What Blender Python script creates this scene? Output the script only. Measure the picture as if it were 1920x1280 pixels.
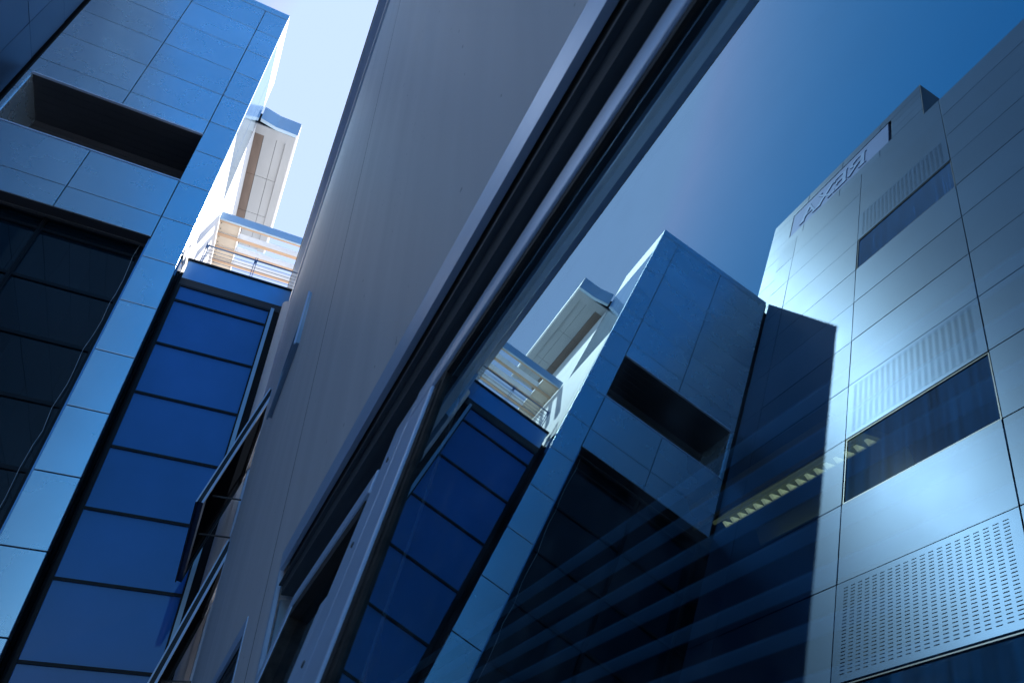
import bpy, bmesh, math, random
from mathutils import Vector, Matrix
random.seed(7)
for o in list(bpy.data.objects): bpy.data.objects.remove(o)
S = bpy.context.scene
H = 1.6                                   # eye height: builders work in eye-level coordinates, everything is lifted by H
# ---------------------------------------------------------------- camera
RC = ((0.8950328213, -0.4459670711, -0.0054392565), (0.2801949651, 0.5717415485, -0.7711046512), (0.3469971618, 0.6886399232, 0.6366851902))
cam = bpy.data.cameras.new('camera'); co = bpy.data.objects.new('camera', cam); S.collection.objects.link(co)
r, dn, fw = [Vector(v) for v in RC]
m3 = Matrix((r, -dn, -fw)).transposed()
co.matrix_world = Matrix.Translation((0, 0, H)) @ m3.to_4x4()
cam.sensor_width = 36; cam.lens = 1243.6/1920*36; cam.clip_start = 0.02; cam.clip_end = 5000
cam.dof.use_dof = True; cam.dof.focus_distance = 14; cam.dof.aperture_fstop = 9
S.camera = co
# ---------------------------------------------------------------- light
SUN_AZ, SUN_EL = math.radians(51.5), math.radians(43)      # azimuth from +y towards +x
sd = Vector((math.sin(SUN_AZ)*math.cos(SUN_EL), math.cos(SUN_AZ)*math.cos(SUN_EL), math.sin(SUN_EL)))
sun = bpy.data.lights.new('sun', 'SUN'); sun.energy = 2.0; sun.angle = math.radians(0.7); sun.color = (1, .93, .84)
so = bpy.data.objects.new('sun', sun); S.collection.objects.link(so)
so.rotation_euler = sd.to_track_quat('Z', 'Y').to_euler(); so.location = (0, 0, 60)
W = bpy.data.worlds.new('World'); S.world = W; W.use_nodes = True
nt = W.node_tree; bg = nt.nodes['Background']
sky = nt.nodes.new('ShaderNodeTexSky'); sky.sky_type = 'NISHITA'; sky.sun_disc = False
sky.sun_elevation = SUN_EL; sky.sun_rotation = SUN_AZ; sky.air_density = 1.0; sky.dust_density = 4.0; sky.ozone_density = 3.0
# the photograph was taken through a polarising filter: the clear sky away from the sun goes deep blue (per-channel power of the sky colour)
sep = nt.nodes.new('ShaderNodeSeparateColor'); comb = nt.nodes.new('ShaderNodeCombineColor')
nt.links.new(sky.outputs[0], sep.inputs[0])
for i, (ref, pw, out) in enumerate(((2.25, 3.2, 1.06), (2.81, 1.5, 1.38), (3.89, 1.05, 2.15))):
    d = nt.nodes.new('ShaderNodeMath'); d.operation = 'DIVIDE'; d.inputs[1].default_value = ref
    p = nt.nodes.new('ShaderNodeMath'); p.operation = 'POWER'; p.inputs[1].default_value = pw
    q = nt.nodes.new('ShaderNodeMath'); q.operation = 'MULTIPLY'; q.inputs[1].default_value = out
    c = nt.nodes.new('ShaderNodeMath'); c.operation = 'MINIMUM'; c.inputs[1].default_value = 1.0
    nt.links.new(sep.outputs[i], d.inputs[0]); nt.links.new(d.outputs[0], c.inputs[0]); nt.links.new(c.outputs[0], p.inputs[0]); nt.links.new(p.outputs[0], q.inputs[0]); nt.links.new(q.outputs[0], comb.inputs[i])
nt.links.new(comb.outputs[0], bg.inputs[0]); bg.inputs[1].default_value = 0.15
S.view_settings.view_transform = 'Standard'; S.view_settings.look = 'None'; S.view_settings.exposure = 2.0; S.view_settings.gamma = 1
S.cycles.max_bounces = 10; S.cycles.glossy_bounces = 6; S.cycles.transparent_max_bounces = 12; S.cycles.diffuse_bounces = 3
S.cycles.sample_clamp_indirect = 6

# ---------------------------------------------------------------- materials
def mat(name, col, rough=.5, metal=0., spec=.5, var=0., noise=0., nscale=(2, 2, 2), rnoise=0., bump=0., bscale=(3, 3, 3), ior=1.45, coat=0., emit=None, specks=0., coat_ior=1.5, coat_rough=.05, aniso=0.):
    m = bpy.data.materials.new(name); m.use_nodes = True
    t = m.node_tree; b = t.nodes['Principled BSDF']
    b.inputs['Base Color'].default_value = (*col, 1); b.inputs['Roughness'].default_value = rough
    b.inputs['Metallic'].default_value = metal; b.inputs['IOR'].default_value = ior
    b.inputs['Specular IOR Level'].default_value = spec; b.inputs['Coat Weight'].default_value = coat; b.inputs['Coat Roughness'].default_value = coat_rough; b.inputs['Coat IOR'].default_value = coat_ior
    if aniso:                              # brushed along the horizontal: highlights stretch up and down
        b.inputs['Anisotropic'].default_value = aniso
        tv = t.nodes.new('ShaderNodeCombineXYZ'); tv.inputs[2].default_value = 1; t.links.new(tv.outputs[0], b.inputs['Tangent'])
    tc = t.nodes.new('ShaderNodeTexCoord')
    def nz(scale, detail=4):
        mp = t.nodes.new('ShaderNodeMapping'); mp.inputs['Scale'].default_value = scale
        n = t.nodes.new('ShaderNodeTexNoise'); n.inputs['Scale'].default_value = 1; n.inputs['Detail'].default_value = detail
        t.links.new(tc.outputs['Object'], mp.inputs[0]); t.links.new(mp.outputs[0], n.inputs['Vector']); return n.outputs['Fac']
    val = None
    def mul(a, k):
        q = t.nodes.new('ShaderNodeMath'); q.operation = 'MULTIPLY'; t.links.new(a, q.inputs[0])
        if isinstance(k, float): q.inputs[1].default_value = k
        else: t.links.new(k, q.inputs[1])
        return q.outputs[0]
    if var:
        g = t.nodes.new('ShaderNodeNewGeometry'); mr = t.nodes.new('ShaderNodeMapRange')
        mr.inputs['To Min'].default_value = 1-var; mr.inputs['To Max'].default_value = 1+var
        t.links.new(g.outputs['Random Per Island'], mr.inputs[0]); val = mr.outputs[0]
    if noise:
        mr = t.nodes.new('ShaderNodeMapRange'); mr.inputs['From Min'].default_value = .3; mr.inputs['From Max'].default_value = .7
        mr.inputs['To Min'].default_value = 1-noise; mr.inputs['To Max'].default_value = 1+noise
        t.links.new(nz(nscale), mr.inputs[0]); val = mr.outputs[0] if val is None else mul(val, mr.outputs[0])
    if val is not None:
        vm = t.nodes.new('ShaderNodeVectorMath'); vm.operation = 'SCALE'; vm.inputs[0].default_value = col
        t.links.new(val, vm.inputs['Scale']); t.links.new(vm.outputs[0], b.inputs['Base Color'])
    if specks:
        n2 = nz((38, 38, 30), 1); mr = t.nodes.new('ShaderNodeMapRange'); mr.inputs['From Min'].default_value = .76; mr.inputs['From Max'].default_value = .80
        mr.inputs['To Min'].default_value = 1; mr.inputs['To Max'].default_value = specks; t.links.new(n2, mr.inputs[0])
        val = mr.outputs[0] if val is None else mul(val, mr.outputs[0])
        vm = t.nodes.new('ShaderNodeVectorMath'); vm.operation = 'SCALE'; vm.inputs[0].default_value = col
        t.links.new(val, vm.inputs['Scale']); t.links.new(vm.outputs[0], b.inputs['Base Color'])
    if rnoise:
        mr = t.nodes.new('ShaderNodeMapRange'); mr.inputs['From Min'].default_value = .3; mr.inputs['From Max'].default_value = .7
        mr.inputs['To Min'].default_value = max(.02, rough-rnoise); mr.inputs['To Max'].default_value = rough+rnoise
        t.links.new(nz((nscale[0]*1.7, nscale[1]*1.7, nscale[2]*1.7)), mr.inputs[0]); t.links.new(mr.outputs[0], b.inputs['Roughness'])
    if bump:
        bp = t.nodes.new('ShaderNodeBump'); bp.inputs['Strength'].default_value = 1; bp.inputs['Distance'].default_value = bump
        t.links.new(nz(bscale, 2), bp.inputs['Height']); t.links.new(bp.outputs[0], b.inputs['Normal'])
    if emit:
        b.inputs['Emission Color'].default_value = (*emit[0], 1); b.inputs['Emission Strength'].default_value = emit[1]
    return m

M = {}
M['tower_panel'] = mat('tower_panel', (.66, .80, .88), .27, .82, var=.07, noise=.04, rnoise=.015, bump=.0006, bscale=(.7, .7, .7), nscale=(.8, .8, .8))
M['facade_panel'] = mat('facade_panel', (.040, .080, .142), .44, .5, var=.09, noise=.06, rnoise=.008, nscale=(.7, .7, .7), aniso=.74)
M['perforated'] = mat('perforated', (.045, .088, .155), .44, .55, noise=.05, aniso=.8)
M['spandrel'] = mat('spandrel', (.86, .83, .84), .55, .0, noise=.05, nscale=(4, 4, .35), rnoise=.015, bump=.0006, bscale=(14, 14, 1), specks=.55)
M['joint'] = mat('joint', (.012, .015, .02), .8)
M['alu_light'] = mat('alu_light', (.60, .73, .92), .42, .35, noise=.06, nscale=(9, 2, 9))
M['alu_grey'] = mat('alu_grey', (.075, .085, .095), .65, .0, noise=.25, nscale=(30, 3, 30))
M['alu_dark'] = mat('alu_dark', (.03, .034, .042), .4, .4, noise=.2, nscale=(12, 4, 12))
M['gasket'] = mat('gasket', (.035, .03, .026), .75, noise=.45, nscale=(40, 6, 40))
M['render_white'] = mat('render_white', (.8, .79, .77), .55, noise=.04, nscale=(1.5, 1.5, .6))
M['cream'] = mat('cream', (.76, .66, .53), .5, noise=.05, nscale=(1, 6, 4))
M['warm_bounce'] = mat('warm_bounce', (.62, .42, .27), .55, noise=.06)  # orange colour stands for warm light bounced up onto the beams
M['fascia_blue'] = mat('fascia_blue', (.42, .56, .68), .35, .6, noise=.04)
M['parapet_blue'] = mat('parapet_blue', (.22, .42, .68), .28, .65, noise=.05, var=.03)
M['soffit_grey'] = mat('soffit_grey', (.45, .46, .46), .6, noise=.06, nscale=(2, .6, 2))
M['soffit_brown'] = mat('soffit_brown', (.22, .16, .125), .6, noise=.12, nscale=(6, 1.2, 6))
M['railing'] = mat('railing', (.12, .2, .34), .35, .6)
M['glass_blue'] = mat('glass_blue', (.05, .20, .62), .03, 0, .5, ior=1.5, noise=.2, nscale=(.5, .5, .4), bump=.0015, bscale=(.6, .6, .6))
M['glass_dark'] = mat('glass_dark', (.002, .011, .020), .02, 0, .6, ior=1.5, noise=.3, nscale=(.5, .5, .5), bump=.001, bscale=(.6, .6, .6))
M['glass_facade'] = mat('glass_facade', (.004, .03, .085), .05, 0, .2, ior=1.5, noise=.5, nscale=(9, 9, .35))
M['mullion'] = mat('mullion', (.008, .010, .014), .45, .3)
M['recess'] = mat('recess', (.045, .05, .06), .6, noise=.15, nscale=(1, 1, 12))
M['paving'] = mat('paving', (.60, .60, .60), .8, noise=.12, nscale=(1.3, 1.3, 1.3))
M['tile'] = mat('tile', (.62, .54, .45), .7, noise=.08)
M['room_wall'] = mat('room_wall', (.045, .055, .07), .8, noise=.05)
M['blind'] = mat('blind', (.12, .32, .52), .5, noise=.06)
M['banner'] = mat('banner', (.06, .10, .22), .4, .45, noise=.08, nscale=(2, 2, .5))
M['letter'] = mat('letter', (.10, .16, .29), .4, .4)
M['gap_navy'] = mat('gap_navy', (.02, .036, .06), .6)
M['flank_shade_metal'] = mat('flank_shade_metal', (.30, .50, .74), .13, 1.0, noise=.05, bump=.001, bscale=(.6, .6, .3))  # dark blue so the flank looks shaded although the sun reaches it
M['sash_dark'] = mat('sash_dark', (.006, .008, .012), .9, 0, .0)
M['cable'] = mat('cable', (.55, .62, .68), .5)
M['lamp'] = mat('lamp', (.8, .8, .7), .5, emit=((.85, 1, .6), .085))
M['lamp_dim'] = mat('lamp_dim', (.5, .55, .4), .5, emit=((.8, 1, .5), .015))
M['lamp_metal'] = mat('lamp_metal', (.16, .18, .12), .3, .6)

def glass_pane(name, tintc, refl, dust=.06):
    m = bpy.data.materials.new(name); m.use_nodes = True; t = m.node_tree
    for n in list(t.nodes):
        if n.type != 'OUTPUT_MATERIAL': t.nodes.remove(n)
    out = [n for n in t.nodes if n.type == 'OUTPUT_MATERIAL'][0]
    gl = t.nodes.new('ShaderNodeBsdfGlossy'); gl.inputs['Roughness'].default_value = 0.0; gl.inputs['Color'].default_value = (*tintc, 1)
    tr = t.nodes.new('ShaderNodeBsdfTransparent'); tr.inputs['Color'].default_value = (.75, .9, .95, 1)
    mx = t.nodes.new('ShaderNodeMixShader'); mx.inputs[0].default_value = refl
    t.links.new(tr.outputs[0], mx.inputs[1]); t.links.new(gl.outputs[0], mx.inputs[2])
    df = t.nodes.new('ShaderNodeBsdfDiffuse'); df.inputs['Color'].default_value = (.5, .6, .7, 1)
    n = t.nodes.new('ShaderNodeTexNoise'); n.inputs['Scale'].default_value = 28; n.inputs['Detail'].default_value = 6
    tc = t.nodes.new('ShaderNodeTexCoord'); t.links.new(tc.outputs['Object'], n.inputs['Vector'])
    mr = t.nodes.new('ShaderNodeMapRange'); mr.inputs['From Min'].default_value = .45; mr.inputs['From Max'].default_value = .75; mr.inputs['To Min'].default_value = 0; mr.inputs['To Max'].default_value = dust
    t.links.new(n.outputs['Fac'], mr.inputs[0])
    m2 = t.nodes.new('ShaderNodeMixShader'); t.links.new(mr.outputs[0], m2.inputs[0]); t.links.new(mx.outputs[0], m2.inputs[1]); t.links.new(df.outputs[0], m2.inputs[2])
    t.links.new(m2.outputs[0], out.inputs['Surface']); return m
M['pane'] = glass_pane('pane', (.46, .72, .86), .46)

# ---------------------------------------------------------------- builders
COL = S.collection
class MB:
    def __init__(s): s.v = []; s.f = []
    def quad(s, a, b, c, d):
        n = len(s.v); s.v += [tuple(a), tuple(b), tuple(c), tuple(d)]; s.f.append((n, n+1, n+2, n+3)); return s
    def hexa(s, P):                        # 8 corners: bottom 4 (ccw), top 4
        n = len(s.v); s.v += [tuple(p) for p in P]
        for q in ((3, 2, 1, 0), (4, 5, 6, 7), (0, 1, 5, 4), (1, 2, 6, 5), (2, 3, 7, 6), (3, 0, 4, 7)): s.f.append(tuple(n+i for i in q))
        return s
    def box(s, x0, x1, y0, y1, z0, z1):
        return s.hexa([(x0, y0, z0), (x1, y0, z0), (x1, y1, z0), (x0, y1, z0), (x0, y0, z1), (x1, y0, z1), (x1, y1, z1), (x0, y1, z1)])
    def bar(s, a, b, w, h=None, up=(0, 0, 1)):
        a, b = Vector(a), Vector(b); d = (b-a).normalized(); u = Vector(up)
        sx = d.cross(u); sx = sx.normalized() if sx.length > 1e-5 else d.cross(Vector((1, 0, 0))).normalized(); uu = sx.cross(d)
        h = h or w; sx *= w/2; uu *= h/2
        return s.hexa([a-sx-uu, a+sx-uu, a+sx+uu, a-sx+uu, b-sx-uu, b+sx-uu, b+sx+uu, b-sx+uu])
    def tube(s, pts, rad, k=6):
        pts = [Vector(p) for p in pts]; rings = []
        for i, p in enumerate(pts):
            d = (pts[min(i+1, len(pts)-1)]-pts[max(i-1, 0)]).normalized()
            x = d.cross(Vector((.3, .9, .1))).normalized(); y = d.cross(x); n = len(s.v)
            s.v += [tuple(p+x*rad*math.cos(2*math.pi*j/k)+y*rad*math.sin(2*math.pi*j/k)) for j in range(k)]; rings.append(n)
        for a, b in zip(rings, rings[1:]):
            for j in range(k): s.f.append((a+j, a+(j+1) % k, b+(j+1) % k, b+j))
        s.f.append(tuple(rings[0]+j for j in range(k))[::-1]); s.f.append(tuple(rings[-1]+j for j in range(k)))
        return s
    def xf(s, fn): s.v = [tuple(fn(*p)) for p in s.v]; return s
    def build(s, name, m, parent=None, bevel=0., smooth=False):
        off = Vector((0, 0, H))
        if parent is not None: off = off-world_loc(parent)
        me = bpy.data.meshes.new(name); me.from_pydata([tuple(Vector(p)+off) for p in s.v], [], s.f); me.validate()
        bm = bmesh.new(); bm.from_mesh(me); bmesh.ops.recalc_face_normals(bm, faces=bm.faces); bm.to_mesh(me); bm.free()
        me.materials.append(M[m] if isinstance(m, str) else m)
        o = bpy.data.objects.new(name, me); COL.objects.link(o)
        if parent is not None: o.parent = parent
        if bevel:
            b = o.modifiers.new('bevel', 'BEVEL'); b.width = bevel; b.segments = 2; b.limit_method = 'ANGLE'; b.harden_normals = False
        if smooth:
            for p in me.polygons: p.use_smooth = True
        return o
def world_loc(o):
    v = Vector(o.location)
    while o.parent is not None: o = o.parent; v = v+Vector(o.location)
    return v
def thing(name, loc, label, cat, group=None):
    o = bpy.data.objects.new(name, None); COL.objects.link(o); o.location = (loc[0], loc[1], loc[2]+H); o.empty_display_size = .3
    o['label'] = label; o['category'] = cat
    if group: o['group'] = group
    return o
G0 = -H     # ground in eye-level coordinates

# ---------------------------------------------------------------- ground
g = MB(); g.quad((-400, -400, G0), (400, -400, G0), (400, 400, G0), (-400, 400, G0)); go = g.build('ground', 'paving'); go['kind'] = 'structure'

# ================================================================ TOWER A (blue panelled tower, faces -y)
XR, X2, X1, XL, YA = -1.7746, -2.4114, -4.1201, -5.9375, 11.0
Z0, DZ = 19.749, 1.14724
lv = lambda k: Z0-DZ*k
XB = -6.003
tower = thing('panelled_tower', (-4, 13, G0), 'tall blue metal panelled tower with long dark balcony slot above a recessed dark curtain wall', 'building')
GAP = .019
def cladding(mb, rects, y, t=.05):
    for (x0, x1, z0, z1) in rects:
        a = random.uniform(-.0015, .0015); b = random.uniform(-.0015, .0015)
        g = GAP/2
        mb.hexa([(x0+g, y+a, z0+g), (x1-g, y+b, z0+g), (x1-g, y+t, z0+g), (x0+g, y+t, z0+g), (x0+g, y-b, z1-g), (x1-g, y-a, z1-g), (x1-g, y+t, z1-g), (x0+g, y+t, z1-g)])
rect_col = [(X2, XR, lv(k+1), lv(k)) for k in range(0, 18)]
rect_col.append((X2, XR, G0, lv(18)))
OT, OB, CT = 13.48, 11.77, 9.96      # slot top/bottom, curtain wall head
rect_face = []
for k in range(0, 5):
    rect_face += [(X1, X2, lv(k+1), lv(k)), (XL, X1, lv(k+1), lv(k))]
rect_face += [(X1, X2, OT+.03, lv(5)), (XL, X1, OT+.03, lv(5))]
rect_face += [(XL, -5.85, lv(6), OT+.03), (XL, -5.85, OB-.03, lv(6))]
rect_face += [(X1, X2, lv(8), OB-.03), (XL, X1, lv(8), OB-.03), (X1, X2, CT, lv(8)), (XL, X1, CT, lv(8))]
rect_cap = [(XL, X2, lv(0), 20.06), (X2, XR, lv(0), 20.06)]
mb = MB(); cladding(mb, rect_col, YA); mb.build('column_cladding', 'tower_panel', tower, bevel=.004)
mb = MB(); cladding(mb, rect_face, YA); mb.build('face_cladding', 'tower_panel', tower, bevel=.004)
mb = MB(); mb.box(XL, XR-.0, YA-.006, YA+.05, lv(0)+.01, 20.05); mb.build('parapet_cap', 'tower_panel', tower, bevel=.004)
mb = MB()                                  # dark backing body with slot and curtain recess left out
yb = YA+.045
mb.box(XL-.05, XR-.06, yb, 13.35, OT+.01, 20.0)
mb.box(XL-.05, -5.86, yb, 13.35, OB-.02, OT+.01); mb.box(X2+.01, XR-.06, yb, 13.35, OB-.02, OT+.01)
mb.box(XL-.05, XR-.06, yb, 13.35, CT+.02, OB-.02)
mb.box(X2+.01, XR-.06, yb, 13.35, G0, CT+.02); mb.box(-9, X2+.01, 12.4, 13.35, G0, CT+.02); mb.box(-9, XL-.05, YA+.3, 13.35, CT+.02, 20.0)
mb.build('wall_core', 'joint', tower)
# balcony slot lining with horizontal board lines
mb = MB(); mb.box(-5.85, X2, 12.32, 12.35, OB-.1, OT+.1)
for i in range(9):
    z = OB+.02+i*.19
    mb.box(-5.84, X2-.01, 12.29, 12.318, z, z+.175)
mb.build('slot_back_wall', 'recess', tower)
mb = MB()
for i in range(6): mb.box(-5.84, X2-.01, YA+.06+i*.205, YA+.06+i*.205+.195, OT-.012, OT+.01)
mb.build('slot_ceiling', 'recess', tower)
for q in ((-5.858, -5.845), (X2-.006, X2+.009)): MB().box(q[0], q[1], YA+.05, 12.3, OB, OT-.013).build('slot_jamb', 'tower_panel', tower)
mb = MB(); mb.box(-5.85, X2, YA-.008, YA+.05, OT-.012, OT+.018); mb.box(-5.85, X2, YA-.008, YA+.09, OB-.018, OB+.012); mb.build('slot_trim', 'alu_light', tower)
# curtain wall
ZT = [10.10, 9.70, 8.515, 7.34, 6.165, 4.98, 3.8, 2.62, 1.44, .26, -.92]
YG2 = 11.45
cw = MB(); cw.box(-7.5, X2-.05, YG2-.03, YG2+.04, G0, CT+.2)
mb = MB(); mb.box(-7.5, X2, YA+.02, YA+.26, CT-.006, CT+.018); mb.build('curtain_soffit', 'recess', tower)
mb = MB(); mb.box(-7.5, X2-.005, YA+.265, YA+.33, CT-.03, CT+.1); mb.build('curtain_head', 'alu_grey', tower)
mb = MB(); mb.box(X2-.028, X2+.005, YA+.052, YG2+.05, G0, CT-.012); mb.build('curtain_jamb', 'parapet_blue', tower)
for (xa, xb_) in ((-4.25, -2.54), (-5.96, -4.25), (-7.45, -5.96)):
    for z1, z0 in zip(ZT, ZT[1:]):
        p = MB(); t1 = random.uniform(-.002, .002)
        p.hexa([(xa+.03, YG2+t1, z0+.03), (xb_-.03, YG2-t1, z0+.03), (xb_-.03, YG2+.02, z0+.03), (xa+.03, YG2+.02, z0+.03),
                (xa+.03, YG2-t1, z1-.03), (xb_-.03, YG2+t1, z1-.03), (xb_-.03, YG2+.02, z1-.03), (xa+.03, YG2+.02, z1-.03)])
        p.build('window_pane', 'glass_dark', tower)
mb = MB()
for x in (-4.25, -5.96): mb.box(x-.035, x+.035, YG2-.05, YG2+.03, G0, ZT[0]); mb.box(x-.008, x+.008, YG2-.07, YG2-.05, G0, ZT[0])
mb.box(-2.56, X2-.04, YG2-.04, YG2+.03, G0, ZT[0])
mb.build('mullion', 'mullion', tower)
for z in ZT: MB().box(-7.5, -2.56, YG2-.035, YG2+.03, z-.033, z+.033).build('transom', 'mullion', tower)
# right flank of the tower (faces +x) above and below the terrace
mb = MB()
mb.box(XR-.058, XR, YA+.056, 13.38, 18.62, 20.05)
mb.build('flank_wall', 'render_white', tower)
mb = MB(); mb.box(XR-.058, XR, YA+.056, 18.4, 9.9, 13.93); mb.build('terrace_wall', 'render_white', tower)
mb = MB()
for y0, y1 in ((YA+.056, 12.2), (12.215, 13.37)): mb.box(XR-.055, XR-.003, y0, y1, 13.945, 18.605)
mb.build('flank_shade_band', 'flank_shade_metal', tower, bevel=.003)  # blue metal band puts the canopy's shade on the flank into its colour
mb = MB()
for k in range(8, 18): mb.box(XR-.055, XR-.003, YA+.056, 11.75, max(G0, lv(k+1)+GAP/2), min(9.89, lv(k)-GAP/2))
mb.build('reveal_cladding', 'glass_dark', tower)
mb = MB(); mb.box(-5, XR-.06, 13.4, 18.4, G0, 18.3); mb.build('rear_block', 'render_white', tower)
# cable hanging in the curtain wall
cpts = [(-2.60, 10.05), (-2.625, 9.66), (-2.60, 9.32), (-2.585, 9.04), (-2.59, 8.64), (-2.61, 8.43), (-2.59, 8.0), (-2.61, 7.63), (-2.645, 7.31), (-2.62, 6.85), (-2.615, 6.57), (-2.655, 6.08), (-2.62, 5.65), (-2.65, 5.38), (-2.665, 4.98), (-2.65, 4.5), (-2.67, 4)]
cb = thing('hanging_cable', (-2.6, 11.38, 4), 'thin pale cable hanging loosely down the right edge of the dark curtain wall', 'cable')
MB().tube([(x, 11.385, z) for x, z in cpts], .0045).build('cable_run', 'cable', cb)

# ================================================================ LINK BUILDING G (blue glass strip between tower and grey building)
YG = 11.6425; GL, GR = -1.701, .104
link = thing('glass_link_building', (-.8, 12, G0), 'deep blue glass link block between the panelled tower and the grey wall', 'building')
zg = [9.497, 9.093, 7.992, 6.868, 5.754, 4.648, 3.543, 2.414, 1.29, .17, -.95, G0]
for i, (z1, z0) in enumerate(zip(zg, zg[1:])):
    p = MB(); t1 = random.uniform(-.003, .003)
    p.hexa([(GL+.03, YG+t1, z0+.02), (GR-.02, YG-t1, z0+.02), (GR-.02, YG+.02, z0+.02), (GL+.03, YG+.02, z0+.02), (GL+.03, YG-t1, z1-.02), (GR-.02, YG+t1, z1-.02), (GR-.02, YG+.02, z1-.02), (GL+.03, YG+.02, z1-.02)])
    p.build('glass_pane', 'glass_blue', link)
for z in zg[:-1]: MB().box(GL, GR, YG-.035, YG+.015, z-.022, z+.022).build('transom', 'mullion', link)
mb = MB(); mb.box(GL-.02, GL+.035, YG-.045, YG+.03, G0, 9.497); mb.box(GR-.022, GR+.006, YG-.04, YG+.03, G0, 9.497); mb.build('mullion', 'mullion', link)
mb = MB(); mb.box(GR+.008, GR+.075, YG-.06, YG+.04, G0, 9.56); mb.build('side_frame', 'fascia_blue', link)
mb = MB(); mb.box(-1.772, .62, YG+.03, 18.4, G0, 9.88); mb.build('wall_core', 'joint', link)
mb = MB(); mb.box(-1.715, .42, YG-.0, YG+.10, 9.71, 10.215); mb.build('parapet', 'parapet_blue', link, bevel=.004)
mb = MB(); mb.box(-1.74, .42, YG-.035, YG+.16, 10.222, 10.26); mb.build('coping', 'alu_dark', link)
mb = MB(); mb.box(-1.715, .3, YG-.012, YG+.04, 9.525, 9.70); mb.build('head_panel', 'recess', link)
mb = MB(); mb.box(-1.715, .35, YG-.012, YG+.1, 9.70, 9.708); mb.build('drip_edge', 'alu_dark', link)
mb = MB(); mb.box(-1.772, .62, YG+.1, 18.4, 9.882, 9.9); mb.build('terrace_floor', 'tile', link)

# terrace railing
rl = thing('terrace_railing', (-.5, 11.72, 10.26), 'slim blue steel railing with horizontal wires standing on the link block parapet', 'railing')
yr = 11.72
def post(x):
    p = MB(); p.box(x-.028, x-.014, yr-.02, yr+.02, 10.2, 10.93); p.box(x+.014, x+.028, yr-.02, yr+.02, 10.2, 10.93); p.box(x-.03, x+.03, yr-.025, yr+.025, 10.78, 10.83); p.build('post', 'railing', rl)
for x in (-1.5, -.48): post(x)
MB().tube([(-1.52, yr, 10.86), (.5, yr, 10.86)], .018, 8).build('top_rail', 'railing', rl, smooth=True)
w = MB()
for z in (10.34, 10.44, 10.54, 10.64, 10.74): w.tube([(-1.52, yr, z), (.5, yr, z)], .006, 5)
w.build('wire', 'railing', rl)

# pergola over the terrace
pg = thing('slotted_pergola', (-.6, 14.7, 9.9), 'cream pergola roof with long open slots and pale blue front beam over the terrace', 'pergola')
mb = MB(); mb.box(XR+.004, .62, 13.86, 13.92, 13.93, 14.2); mb.build('front_beam', 'fascia_blue', pg, bevel=.004)
YBM = [13.925+.54*i for i in range(7)]
rp = MB()
for i, y in enumerate(YBM):
    b1 = MB(); b1.box(XR+.004, .62, y, y+.12, 14.004, 14.2)
    bo = b1.build('roof_beam', 'render_white', pg)
    MB().box(XR+.006, .618, y+.002, y+.118, 13.992, 14.003).build('beam_underside', 'warm_bounce', bo)  # thin plate carrying the warm bounce light as orange colour
    if i < 6: rp.box(XR+.004, -1.245, y+.121, y+.539, 14.04, 14.17)
rp.build('roof_plate', 'cream', pg)
for y in YBM:
    for dy in (.2, .42): MB().tube([(XR+.06, y+dy, 14.03), (XR+.06, y+dy, 14.045)], .014, 8).build('bolt', 'mullion', pg)
for y in YBM[:-1]: MB().box(-1.243, -1.225, y+.122, y+.538, 13.995, 14.19).build('slot_end', 'render_white', pg)
mb = MB()
for x in (.5,): mb.box(x, x+.12, 17.3, 17.42, 9.9, 13.95)
mb.build('post', 'cream', pg)

# ---- roof canopy C
cp = thing('roof_canopy', (-1.2, 16, 18.5), 'overhanging flat roof canopy with pale panelled soffit, brown strip and blue front fascia', 'canopy')
CZ0, CZ1 = 18.53, 19.17
mb = MB()
n = 8; prof = [(-.62, 13.84), (-1.27, 13.84)]+[(-1.27-.5*(i/n), 13.84-.12*(i/n)) for i in range(1, n+1)]
for (xa, ya), (xb_, yb2) in zip(prof, prof[1:]):
    mb.hexa([(xa, ya, CZ0), (xb_, yb2, CZ0), (xb_, yb2+.12, CZ0), (xa, ya+.12, CZ0), (xa, ya, CZ1), (xb_, yb2, CZ1), (xb_, yb2+.12, CZ1), (xa, ya+.12, CZ1)])
mb.build('front_fascia', 'fascia_blue', cp)
mb = MB(); mb.box(-.655, -.60, 13.85, 19.5, CZ0-.01, CZ1); mb.build('side_fascia', 'render_white', cp)
mb = MB(); mb.box(-2.2, -.655, 13.97, 14.32, CZ0, CZ0+.05); mb.box(-.90, -.655, 14.32, 19.5, CZ0, CZ0+.05); mb.build('soffit_rim', 'soffit_grey', cp)
mb = MB()
xs = [-.905, -1.18, -1.58]
for (xa, xb_) in zip(xs, xs[1:]):
    for (ya, yb2) in ((14.345, 16.04), (16.055, 17.75), (17.765, 19.5)): mb.box(xb_+.006, xa-.006, ya, yb2, CZ0+.06, CZ0+.1)
for (ya, yb2) in ((14.345, 16.04), (16.055, 17.75), (17.765, 19.5)): mb.box(-2.3, -1.86, ya, yb2, CZ0+.06, CZ0+.1)
mb.build('soffit_panel', 'soffit_grey', cp)
mb = MB()
for (ya, yb2) in ((14.345, 16.04), (16.055, 17.75), (17.765, 19.5)): mb.box(-1.855, -1.586, ya, yb2, CZ0+.055, CZ0+.1)
mb.build('soffit_strip', 'soffit_brown', cp)
mb = MB(); mb.box(-2.3, -.66, 13.98, 19.5, CZ0+.1, CZ1-.05); mb.build('roof_slab', 'joint', cp)

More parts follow.
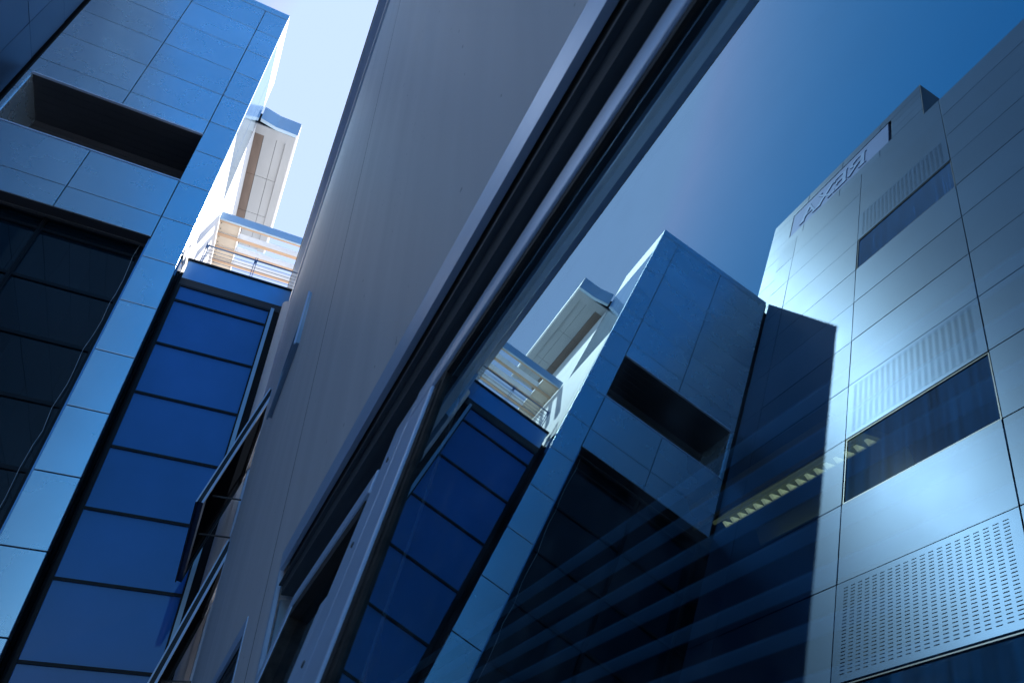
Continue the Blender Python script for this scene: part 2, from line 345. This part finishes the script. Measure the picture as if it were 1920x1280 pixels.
# ================================================================ FACADE B (opposite building, plane x = XB facing +x)
zb = lambda k: 22.1446-1.6612*k
YB = [10.9598, 11-.8879, 11-3.8616, 11-6.8105]
YB += [YB[3]-2.96*i for i in range(1, 6)]
fb = thing('opposite_office_building', (-8, 4, G0), 'silver panelled office block with slotted perforated panels, mirrored in the open window pane', 'building')
mb = MB(); mb.box(-9.5, XB-.05, YB[-1], 10.96, G0, 23.6)
mb.build('wall_core', 'joint', fb)
special = {}
for k in (1, 6, 9, 12): special[k] = 'perf'
for k in (2, 7, 10, 13): special[k] = 'win'
pan = MB()
def bpanel(y0, y1, z0, z1):
    a, b = random.uniform(-.004, .004), random.uniform(-.004, .004); g = .009
    y0, y1 = min(y0, y1), max(y0, y1); x = XB
    pan.hexa([(x-.05, y0+g, z0+g), (x+a, y0+g, z0+g), (x+b, y1-g, z0+g), (x-.05, y1-g, z0+g), (x-.05, y0+g, z1-g), (x-b, y0+g, z1-g), (x-a, y1-g, z1-g), (x-.05, y1-g, z1-g)])
for bay, (ya, yb2) in enumerate(zip(YB, YB[1:])):
    for k in range(-1, 14):
        z1, z0 = zb(k), zb(k+1)
        if k == -1: z1 = 23.72
        if bay in (2,) and k in special: continue
        bpanel(ya, yb2, z0, z1)
    bpanel(ya, yb2, G0, zb(14))
pan.build('cladding', 'facade_panel', fb, bevel=.004)
y0, y1 = YB[3], YB[2]
for k, kind in special.items():
    z1, z0 = zb(k), zb(k+1)
    if kind == 'perf':
        p = MB(); nc, nr = 20, 26
        mgn = .13; cw_ = (y1-y0-2*mgn)/nc; rh = (z1-z0-.2)/nr
        yy = [y0+.01]; zz = [z0+.01]
        for i in range(nc): yy += [y0+mgn+cw_*i+cw_*.2, y0+mgn+cw_*i+cw_*.8]
        for j in range(nr): zz += [z0+.1+rh*j+rh*.36, z0+.1+rh*j+rh*.64]
        yy.append(y1-.01); zz.append(z1-.01)
        ids = {}
        for i, y in enumerate(yy):
            for j, z in enumerate(zz): ids[i, j] = len(p.v); p.v.append((XB+.004, y, z))
        for i in range(len(yy)-1):
            for j in range(len(zz)-1):
                if i % 2 == 1 and j % 2 == 1: continue
                p.f.append((ids[i, j], ids[i+1, j], ids[i+1, j+1], ids[i, j+1]))
        p.box(XB-.012, XB+.0025, y0+.01, y0+.03, z0+.01, z1-.01); p.box(XB-.012, XB+.0025, y1-.03, y1-.01, z0+.01, z1-.01)
        p.box(XB-.012, XB+.0025, y0+.03, y1-.03, z0+.01, z0+.03); p.box(XB-.012, XB+.0025, y0+.03, y1-.03, z1-.03, z1-.01)
        p.build('perforated_panel', 'perforated', fb)
    else:
        f = MB(); f.box(XB-.04, XB-.012, y0+.01, y1-.01, z0+.01, z0+.035); f.box(XB-.04, XB-.012, y0+.01, y1-.01, z1-.03, z1-.01)
        f.box(XB-.04, XB-.012, y0+.01, y0+.03, z0+.035, z1-.03); f.box(XB-.04, XB-.012, y1-.03, y1-.01, z0+.035, z1-.03)
        fr = f.build('window', 'alu_dark', fb)
        MB().box(XB-.045, XB-.03, y0+.025, y1-.025, z0+.03, z1-.025).build('window_pane', 'glass_facade', fr)
# set-back upper storey
XS = -7.0
mb = MB(); mb.box(-9.4, XS-.14, 5.53, 13.62, 19.0, 31.1); mb.build('upper_core', 'joint', fb)
mb = MB()
yj = [5.47, 7.4, 9.4, 11.4, 13.65]; zj = [19.0, 21.0, 23.0, 25.0, 27.0, 28.2]
for a, b in zip(yj, yj[1:]):
    for c, e in zip(zj, zj[1:]): mb.box(XS-.14, XS, a+.012, b-.012, c+.012, e-.012)
    mb.box(XS-.14, XS, a+.012, b-.012, 30.41, 31.2)
mb.box(XS-.14, XS, 5.48, 6.85, 29.75, 30.385); mb.box(XS-.14, XS, 5.48, 6.85, 28.99, 29.735); mb.box(XS-.14, XS, 5.48, 6.85, 28.215, 28.975)
mb.box(XS-.14, XS, 12.3, 13.64, 28.2, 29.6); mb.box(XS-.14, XS, 12.3, 13.64, 29.615, 30.39)
mb.build('upper_cladding', 'facade_panel', fb, bevel=.004)
mb = MB(); mb.box(-9.4, XS-.001, 5.45, 5.47, 23.6, 31.2); mb.build('upper_end_wall', 'recess', fb)
# name sign
sg = thing('name_sign', (-7.1, 9.6, 28.1), 'violet blue rooftop name sign with pale serif letters REXA on the opposite block', 'sign')
MB().box(XS-.135, XS-.02, 7.02, 12.288, 28.2, 30.395).build('sign_panel', 'banner', sg)
LT, LBm = 29.75, 28.55
def letter(name, y0, y1, strokes, serifs=()):
    p = MB()
    for i, (a, b, wd) in enumerate(strokes):
        A = (XS-.004+.001*i, y0+(y1-y0)*a[0], LBm+(LT-LBm)*a[1]); B = (XS-.004+.001*i, y0+(y1-y0)*b[0], LBm+(LT-LBm)*b[1])
        p.bar(A, B, wd*.2, .03, up=(1, 0, 0))
    p.build(name, 'letter', sg)
SR = 1.0
letter('letter', 8.10, 8.98, [((.2, 0), (.2, 1), 1), ((0, 0), (.42, 0), .5), ((0, 1), (.6, 1), .5), ((.6, 1), (.85, .85), .6), ((.85, .85), (.85, .65), .8), ((.85, .65), (.6, .5), .6), ((.2, .5), (.6, .5), .5), ((.5, .5), (1, 0), .8)])
letter('letter', 9.08, 9.82, [((.2, 0), (.2, 1), 1), ((0, 1), (.95, 1), .5), ((0, 0), (.95, 0), .5), ((.2, .52), (.75, .52), .5), ((.95, 1), (.95, .8), .4), ((.95, 0), (.95, .22), .4), ((.75, .4), (.75, .64), .35)])
letter('letter', 9.92, 10.68, [((0, 0), (1, 1), .5), ((0, 1), (1, 0), 1), ((-.05, 1), (.25, 1), .4), ((.75, 1), (1.05, 1), .4), ((-.05, 0), (.25, 0), .4), ((.75, 0), (1.05, 0), .4)])
letter('letter', 10.80, 11.64, [((.05, 0), (.5, 1), .5), ((.5, 1), (.95, 0), 1), ((.25, .36), (.75, .36), .45), ((-.08, 0), (.2, 0), .4), ((.75, 0), (1.1, 0), .4)])

# ================================================================ GREY BUILDING W (wall running past the camera, faces -x)
W0, WM = .31, .0115
wx = lambda y: W0+WM*y
gb = thing('grey_building', (2, 5, G0), 'long grey metal wall with tilted awning windows beside the glass link block', 'building')
def wsh(mb): return mb.xf(lambda x, y, z: (x+WM*y, y, z))      # builds at x = W0 offset, then shear to the wall's azimuth
OPEN = [(-.9, 2.72, -.9, 1.04), (3.6, 6.35, -.9, 1.04), (5.05, 6.5, 3.88, 4.54), (8.3, 11.3, 3.42, 5.47), (8.3, 11.3, 1.25, 3.27), (-8, 15.5, 9.68, 10.6)]
def wall_cells(ys_, zs_):
    cells = []
    for a, b in zip(ys_, ys_[1:]):
        for c, e in zip(zs_, zs_[1:]):
            ym, zm = (a+b)/2, (c+e)/2
            if not any(o[0] < ym < o[1] and o[2] < zm < o[3] for o in OPEN): cells.append((a, b, c, e))
    return cells
JY = [-8, 3.095, 15.5]
mb = MB(); bk = MB()
ysn = sorted(set([-8.0, 3.095, 15.5]+[v for o in OPEN for v in o[:2]])); zsn = sorted(set([G0, 10.95]+[v for o in OPEN for v in o[2:]]))
for (a, b, c, e) in wall_cells(ysn, zsn):
    if a >= 11.62 and e <= 9.7: continue
    g0 = .007 if abs(a-3.095) < 1e-3 else 0; g1 = .007 if abs(b-3.095) < 1e-3 else 0
    y0, y1 = a+g0, b-g1; x = W0
    mb.quad((x, y0, c), (x, y1, c), (x, y1, e), (x, y0, e))
bk.box(W0+.003, W0+.012, 3.02, 3.2, 1.045, 9.66); bk.box(W0+.003, W0+.012, 3.02, 3.2, G0, 1.03)
DEP = .10
for (a, b, c, e) in OPEN:                  # opening reveals
    x = W0; d = DEP
    mb.quad((x, a, c), (x+d, a, c), (x+d, a, e), (x, a, e)); mb.quad((x, b, c), (x+d, b, c), (x+d, b, e), (x, b, e))
    mb.quad((x, a, c), (x+d, a, c), (x+d, b, c), (x, b, c)); mb.quad((x, a, e), (x+d, a, e), (x+d, b, e), (x, b, e))
me_w = wsh(mb); 
ow = me_w.build('wall', 'spandrel', gb)
bmx = bmesh.new(); bmx.from_mesh(ow.data); bmesh.ops.remove_doubles(bmx, verts=bmx.verts, dist=1e-5); bmesh.ops.recalc_face_normals(bmx, faces=bmx.faces); bmx.to_mesh(ow.data); bmx.free()
wsh(bk).build('joint_backing', 'joint', gb)
mb = MB(); mb.box(W0+.02, W0+.3, -8, 15.5, 10.96, 11.12); wsh(mb).build('parapet', 'spandrel', gb)
mb = MB(); mb.box(W0-.115, W0+.3, -8, 15.5, 11.13, 11.22); wsh(mb).build('eave', 'spandrel', gb)
mb = MB(); mb.box(W0-.122, W0-.1155, -8, 15.5, 11.125, 11.226); wsh(mb).build('eave_edge', 'alu_dark', gb)
mb = MB(); mb.box(W0-.10, W0+.3, -8, 15.5, 10.952, 11.128); wsh(mb).build('eave_band', 'alu_light', gb)
# ribbon window high up
rb = MB(); rb.box(W0+.09, W0+.1, -8, 15.5, 9.69, 10.59); rbo = wsh(rb).build('ribbon_window', 'glass_dark', gb)
f = MB(); f.box(W0-.012, W0+.05, -8, 15.5, 9.655, 9.70); f.box(W0+.0, W0+.08, -8, 15.5, 10.55, 10.6)
for y in (-4, -2, 0, 2, 4.2, 5.9, 7.9, 9.9, 11.9, 13.9): f.box(W0+.03, W0+.09, y-.03, y+.03, 9.7, 10.55)
wsh(f).build('window_frame', 'alu_light', rbo)
# round corner piece against the glass link
n = 14; mb = MB(); rad = .15; cx, cy = .455, 11.5
pts = [(cx+rad*math.cos(t), cy+rad*math.sin(t)) for t in [math.radians(90+180*i/n) for i in range(n+1)]]
for (xa, ya), (xb_, yb2) in zip(pts, pts[1:]): mb.quad((xa, ya, G0), (xb_, yb2, G0), (xb_, yb2, 9.68), (xa, ya, 9.68))
mb.build('corner_column', 'spandrel', gb, smooth=True)
# dark linings behind the closed-off openings
mb = MB()
for (a, b, c, e) in OPEN[1:5]: mb.box(W0+.55, W0+.6, a-.3, b+.3, c-.2, e+.2)
wsh(mb).build('window_lining', 'joint', gb)

# ---- sashes: local frame (u along wall, v up the pane, w outward)
NP = Vector((-.9724168657595622, .012705529839214615, .2329034321298307)); MDp = .1432; KP = MDp/.13014788690638843
U0 = Vector((.01306481, .99991465, 0)); V0 = Vector((.23288355, -.00304284, .97249987))
P0 = NP*(-MDp)
def pl(u, v, w): return P0+U0*u*KP+V0*v*KP+NP*w
def pbox(mb, u0, u1, v0, v1, w0, w1):
    return mb.hexa([pl(u0, v0, w0), pl(u1, v0, w0), pl(u1, v1, w0), pl(u0, v1, w0), pl(u0, v0, w1), pl(u1, v0, w1), pl(u1, v1, w1), pl(u0, v1, w1)])
# main open sash beside the camera
ms = MB(); pbox(ms, -.75, 1.04, .725, .805, -.05, .012); pbox(ms, .90, 1.035, -.75, .724, -.05, .012); pbox(ms, 1.05, 1.18, -.75, .80, -.05, .010); pbox(ms, 1.035, 1.05, -.75, .80, -.05, .004)
pbox(ms, -.75, -.62, -.75, .724, -.05, .012); pbox(ms, -.62, .90, -.75, -.62, -.05, .012)
sash = ms.build('open_sash', 'alu_light', gb, bevel=.004)
gk = MB(); pbox(gk, -.61, .83, .704, .7245, -.03, .006); pbox(gk, .83, .8995, -.61, .7245, -.03, .006); pbox(gk, -.618, -.58, -.61, .704, -.03, .006)
pbox(gk, .85, .858, -.61, .70, .0061, .009)
gk.build('gasket', 'gasket', sash)
for v in (.68, .50, .30, .10, -.1, -.3):
    MB().tube([pl(1.11, v, .008), pl(1.11, v, .0125)], .006, 8).build('screw', 'alu_grey', sash)
pn = MB(); pn.quad(pl(-.57, -.62, 0), pl(.84, -.62, 0), pl(.84, .715, 0), pl(-.57, .715, 0)); pn.build('sash_pane', 'pane', sash)
# second sash beyond it
s2 = MB(); pbox(s2, 1.22, 2.06, .66, .72, -.06, .010); pbox(s2, 1.97, 2.06, -.75, .66, -.06, .010); pbox(s2, 1.2, 1.96, .44, .475, -.10, -.05); pbox(s2, 1.2, 1.25, -.75, .44, -.06, .008)
sash2 = s2.build('open_sash', 'alu_light', gb, bevel=.004)
g2 = MB(); pbox(g2, 1.25, 1.97, .615, .658, -.03, .006); pbox(g2, 1.92, 1.968, -.75, .615, -.03, .006); g2.build('gasket', 'gasket', sash2)
p2 = MB(); pbox(p2, 1.25, 1.96, -.75, .615, -.03, -.024); p2.build('sash_pane', 'glass_dark', sash2)
# head profile and jambs of the lower windows
def head(a, b, zt, zs):
    fl = MB(); fl.box(W0-.004, W0+.012, a, b, zt-.075, zt+.004); fl.box(W0-.004, W0+.012, b-.03, b+.004, zs, zt-.075); fl.box(W0-.004, W0+.012, a-.004, a+.03, zs, zt-.075)
    fo = wsh(fl).build('window_frame', 'alu_light', gb)
    k = MB(); k.box(W0+.018, W0+.1, a+.03, b-.10, zt-.135, zt-.004); wsh(k).build('head_seal', 'gasket', fo)
    k = MB(); k.box(W0+.0, W0+.1, a+.03, b-.06, zt-.145, zt-.138); wsh(k).build('head_lip', 'alu_grey', fo)
    k = MB(); k.box(W0+.012, W0+.1, a+.03, b-.08, zt-.185, zt-.147); wsh(k).build('head_profile', 'alu_grey', fo)
    k = MB(); k.box(W0+.06, W0+.12, a+.0, b-.0, zt-.35, zt-.187); wsh(k).build('head_gap', 'gap_navy', fo)
    k = MB(); k.box(W0+.02, W0+.099, b-.05, b-.012, zs, zt-.19); wsh(k).build('jamb_profile', 'fascia_blue', fo)
    return fo
head(-.9, 2.72, 1.04, -.9)
fo = head(3.6, 6.35, 1.04, -.9)
k = MB(); k.box(W0+.07, W0+.08, 3.63, 6.3, -.88, .84); wsh(k).build('window_pane', 'glass_dark', fo)
k = MB(); k.box(W0+.03, W0+.07, 3.66, 3.74, -.88, .85); k.box(W0+.03, W0+.07, 3.74, 6.3, .78, .85); wsh(k).build('inner_frame', 'alu_light', fo)
# far tilted awning windows
def awning(y0, y1, zt, length, tilt, stays, fm='alu_dark'):
    t = math.radians(tilt)
    def P(u, v, w):                        # v down the sash from the hinge, w outward
        x = wx(y0+u)-.0-math.sin(t)*v-math.cos(t)*w; return (x, y0+u, zt-math.cos(t)*v+math.sin(t)*w)
    def bx(mb, u0, u1, v0, v1, w0, w1):
        return mb.hexa([P(u0, v0, w0), P(u1, v0, w0), P(u1, v1, w0), P(u0, v1, w0), P(u0, v0, w1), P(u1, v0, w1), P(u1, v1, w1), P(u0, v1, w1)])
    Lw = y1-y0; f = MB()
    bx(f, 0, .07, 0, length, -.05, .02); bx(f, Lw-.07, Lw, 0, length, -.05, .02); bx(f, .07, Lw-.07, 0, .07, -.05, .02); bx(f, .07, Lw-.07, length-.08, length, -.05, .02)
    bx(f, -.01, .012, 0, length+.02, .02, .035); bx(f, -.01, Lw, length-.01, length+.03, .02, .035)
    o = f.build('awning_sash', fm, gb)
    e = MB(); bx(e, -.014, -.001, 0, length, -.052, -.026); bx(e, -.0135, -.0105, 0, length+.02, .02, .036); e.build('sash_bead', 'alu_light', o)
    p = MB(); bx(p, .07, Lw-.07, .07, length-.08, -.012, -.004); p.build('sash_pane', 'sash_dark', o)
    for (u, v) in stays:
        a = P(u, v, -.06); b = (wx(y0+u)+.08, y0+u, a[2]+.02)
        MB().tube([a, b], .012, 6).build('stay_arm', 'alu_grey', o)
    return o
awning(8.32, 11.28, 5.44, 1.86, 14.5, [(.3, 1.6), (1.3, 1.72)])
awning(8.32, 11.28, 3.22, 1.75, 13.5, [(.35, 1.5)])
awning(5.08, 6.47, 4.52, .64, 1.0, [], 'fascia_blue')
for (a, b, c, e) in OPEN[3:5]:
    fr = MB()
    fr.box(W0-.003, W0+.1, a-.004, a+.05, c, e); wsh(fr).build('jamb_frame', 'alu_light', gb)
    fr = MB(); fr.box(W0+.06, W0+.1, b-.45, b-.25, c, e); wsh(fr).build('inner_frame', 'alu_light', gb)

# ---- room behind the open pane
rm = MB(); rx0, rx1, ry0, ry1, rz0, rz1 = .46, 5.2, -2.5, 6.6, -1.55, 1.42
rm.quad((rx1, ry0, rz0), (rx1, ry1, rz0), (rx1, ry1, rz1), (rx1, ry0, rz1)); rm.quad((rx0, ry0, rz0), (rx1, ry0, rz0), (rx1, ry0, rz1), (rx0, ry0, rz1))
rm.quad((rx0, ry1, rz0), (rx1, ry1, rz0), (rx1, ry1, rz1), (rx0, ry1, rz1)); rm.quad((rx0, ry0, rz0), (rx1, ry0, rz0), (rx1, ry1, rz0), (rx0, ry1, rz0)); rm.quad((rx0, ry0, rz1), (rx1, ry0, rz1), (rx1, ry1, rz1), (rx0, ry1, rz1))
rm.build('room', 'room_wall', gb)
lampo = thing('ceiling_light', (2.3, 1.8, 1.3), 'long louvred fluorescent ceiling light seen through the open window pane', 'ceiling light')
lx0, lx1, ly0, ly1, lz = 2.08, 2.5, 1.38, 2.26, 1.34
hb = MB(); hb.box(lx0, lx1, ly0, ly1, lz+.03, lz+.07); hb.box(lx0, lx0+.012, ly0, ly1, lz-.05, lz+.03); hb.box(lx1-.012, lx1, ly0, ly1, lz-.05, lz+.03); hb.build('housing', 'lamp_metal', lampo)
MB().tube([(2.2, ly0+.02, lz+.0), (2.2, ly1-.02, lz+.0)], .010, 8).build('tube_lamp', 'lamp_dim', lampo)
for i in range(17):
    y = ly0+.02+i*(ly1-ly0-.04)/16; bl = MB()
    bl.hexa([(2.30, y-.003, lz-.045), (2.33, y-.003, lz-.045), (2.33, y+.003, lz-.045), (2.30, y+.003, lz-.045), (2.262, y-.008, lz+.02), (2.37, y-.008, lz+.02), (2.37, y+.008, lz+.02), (2.262, y+.008, lz+.02)])
    bl.build('louvre_blade', 'lamp', lampo)
vb = thing('window_blind', (.46, .6, .35), 'blue slatted window blind faintly visible through the lower open pane', 'blind')
for i in range(30):
    z = .325-i*.034; s = MB(); s.hexa([(.44, -.55, z), (.451, -.55, z-.007), (.451, 2.2, z-.007), (.44, 2.2, z), (.44, -.55, z+.0015), (.451, -.55, z-.0055), (.451, 2.2, z-.0055), (.44, 2.2, z+.0015)])
    s.build('slat', 'blind', vb)
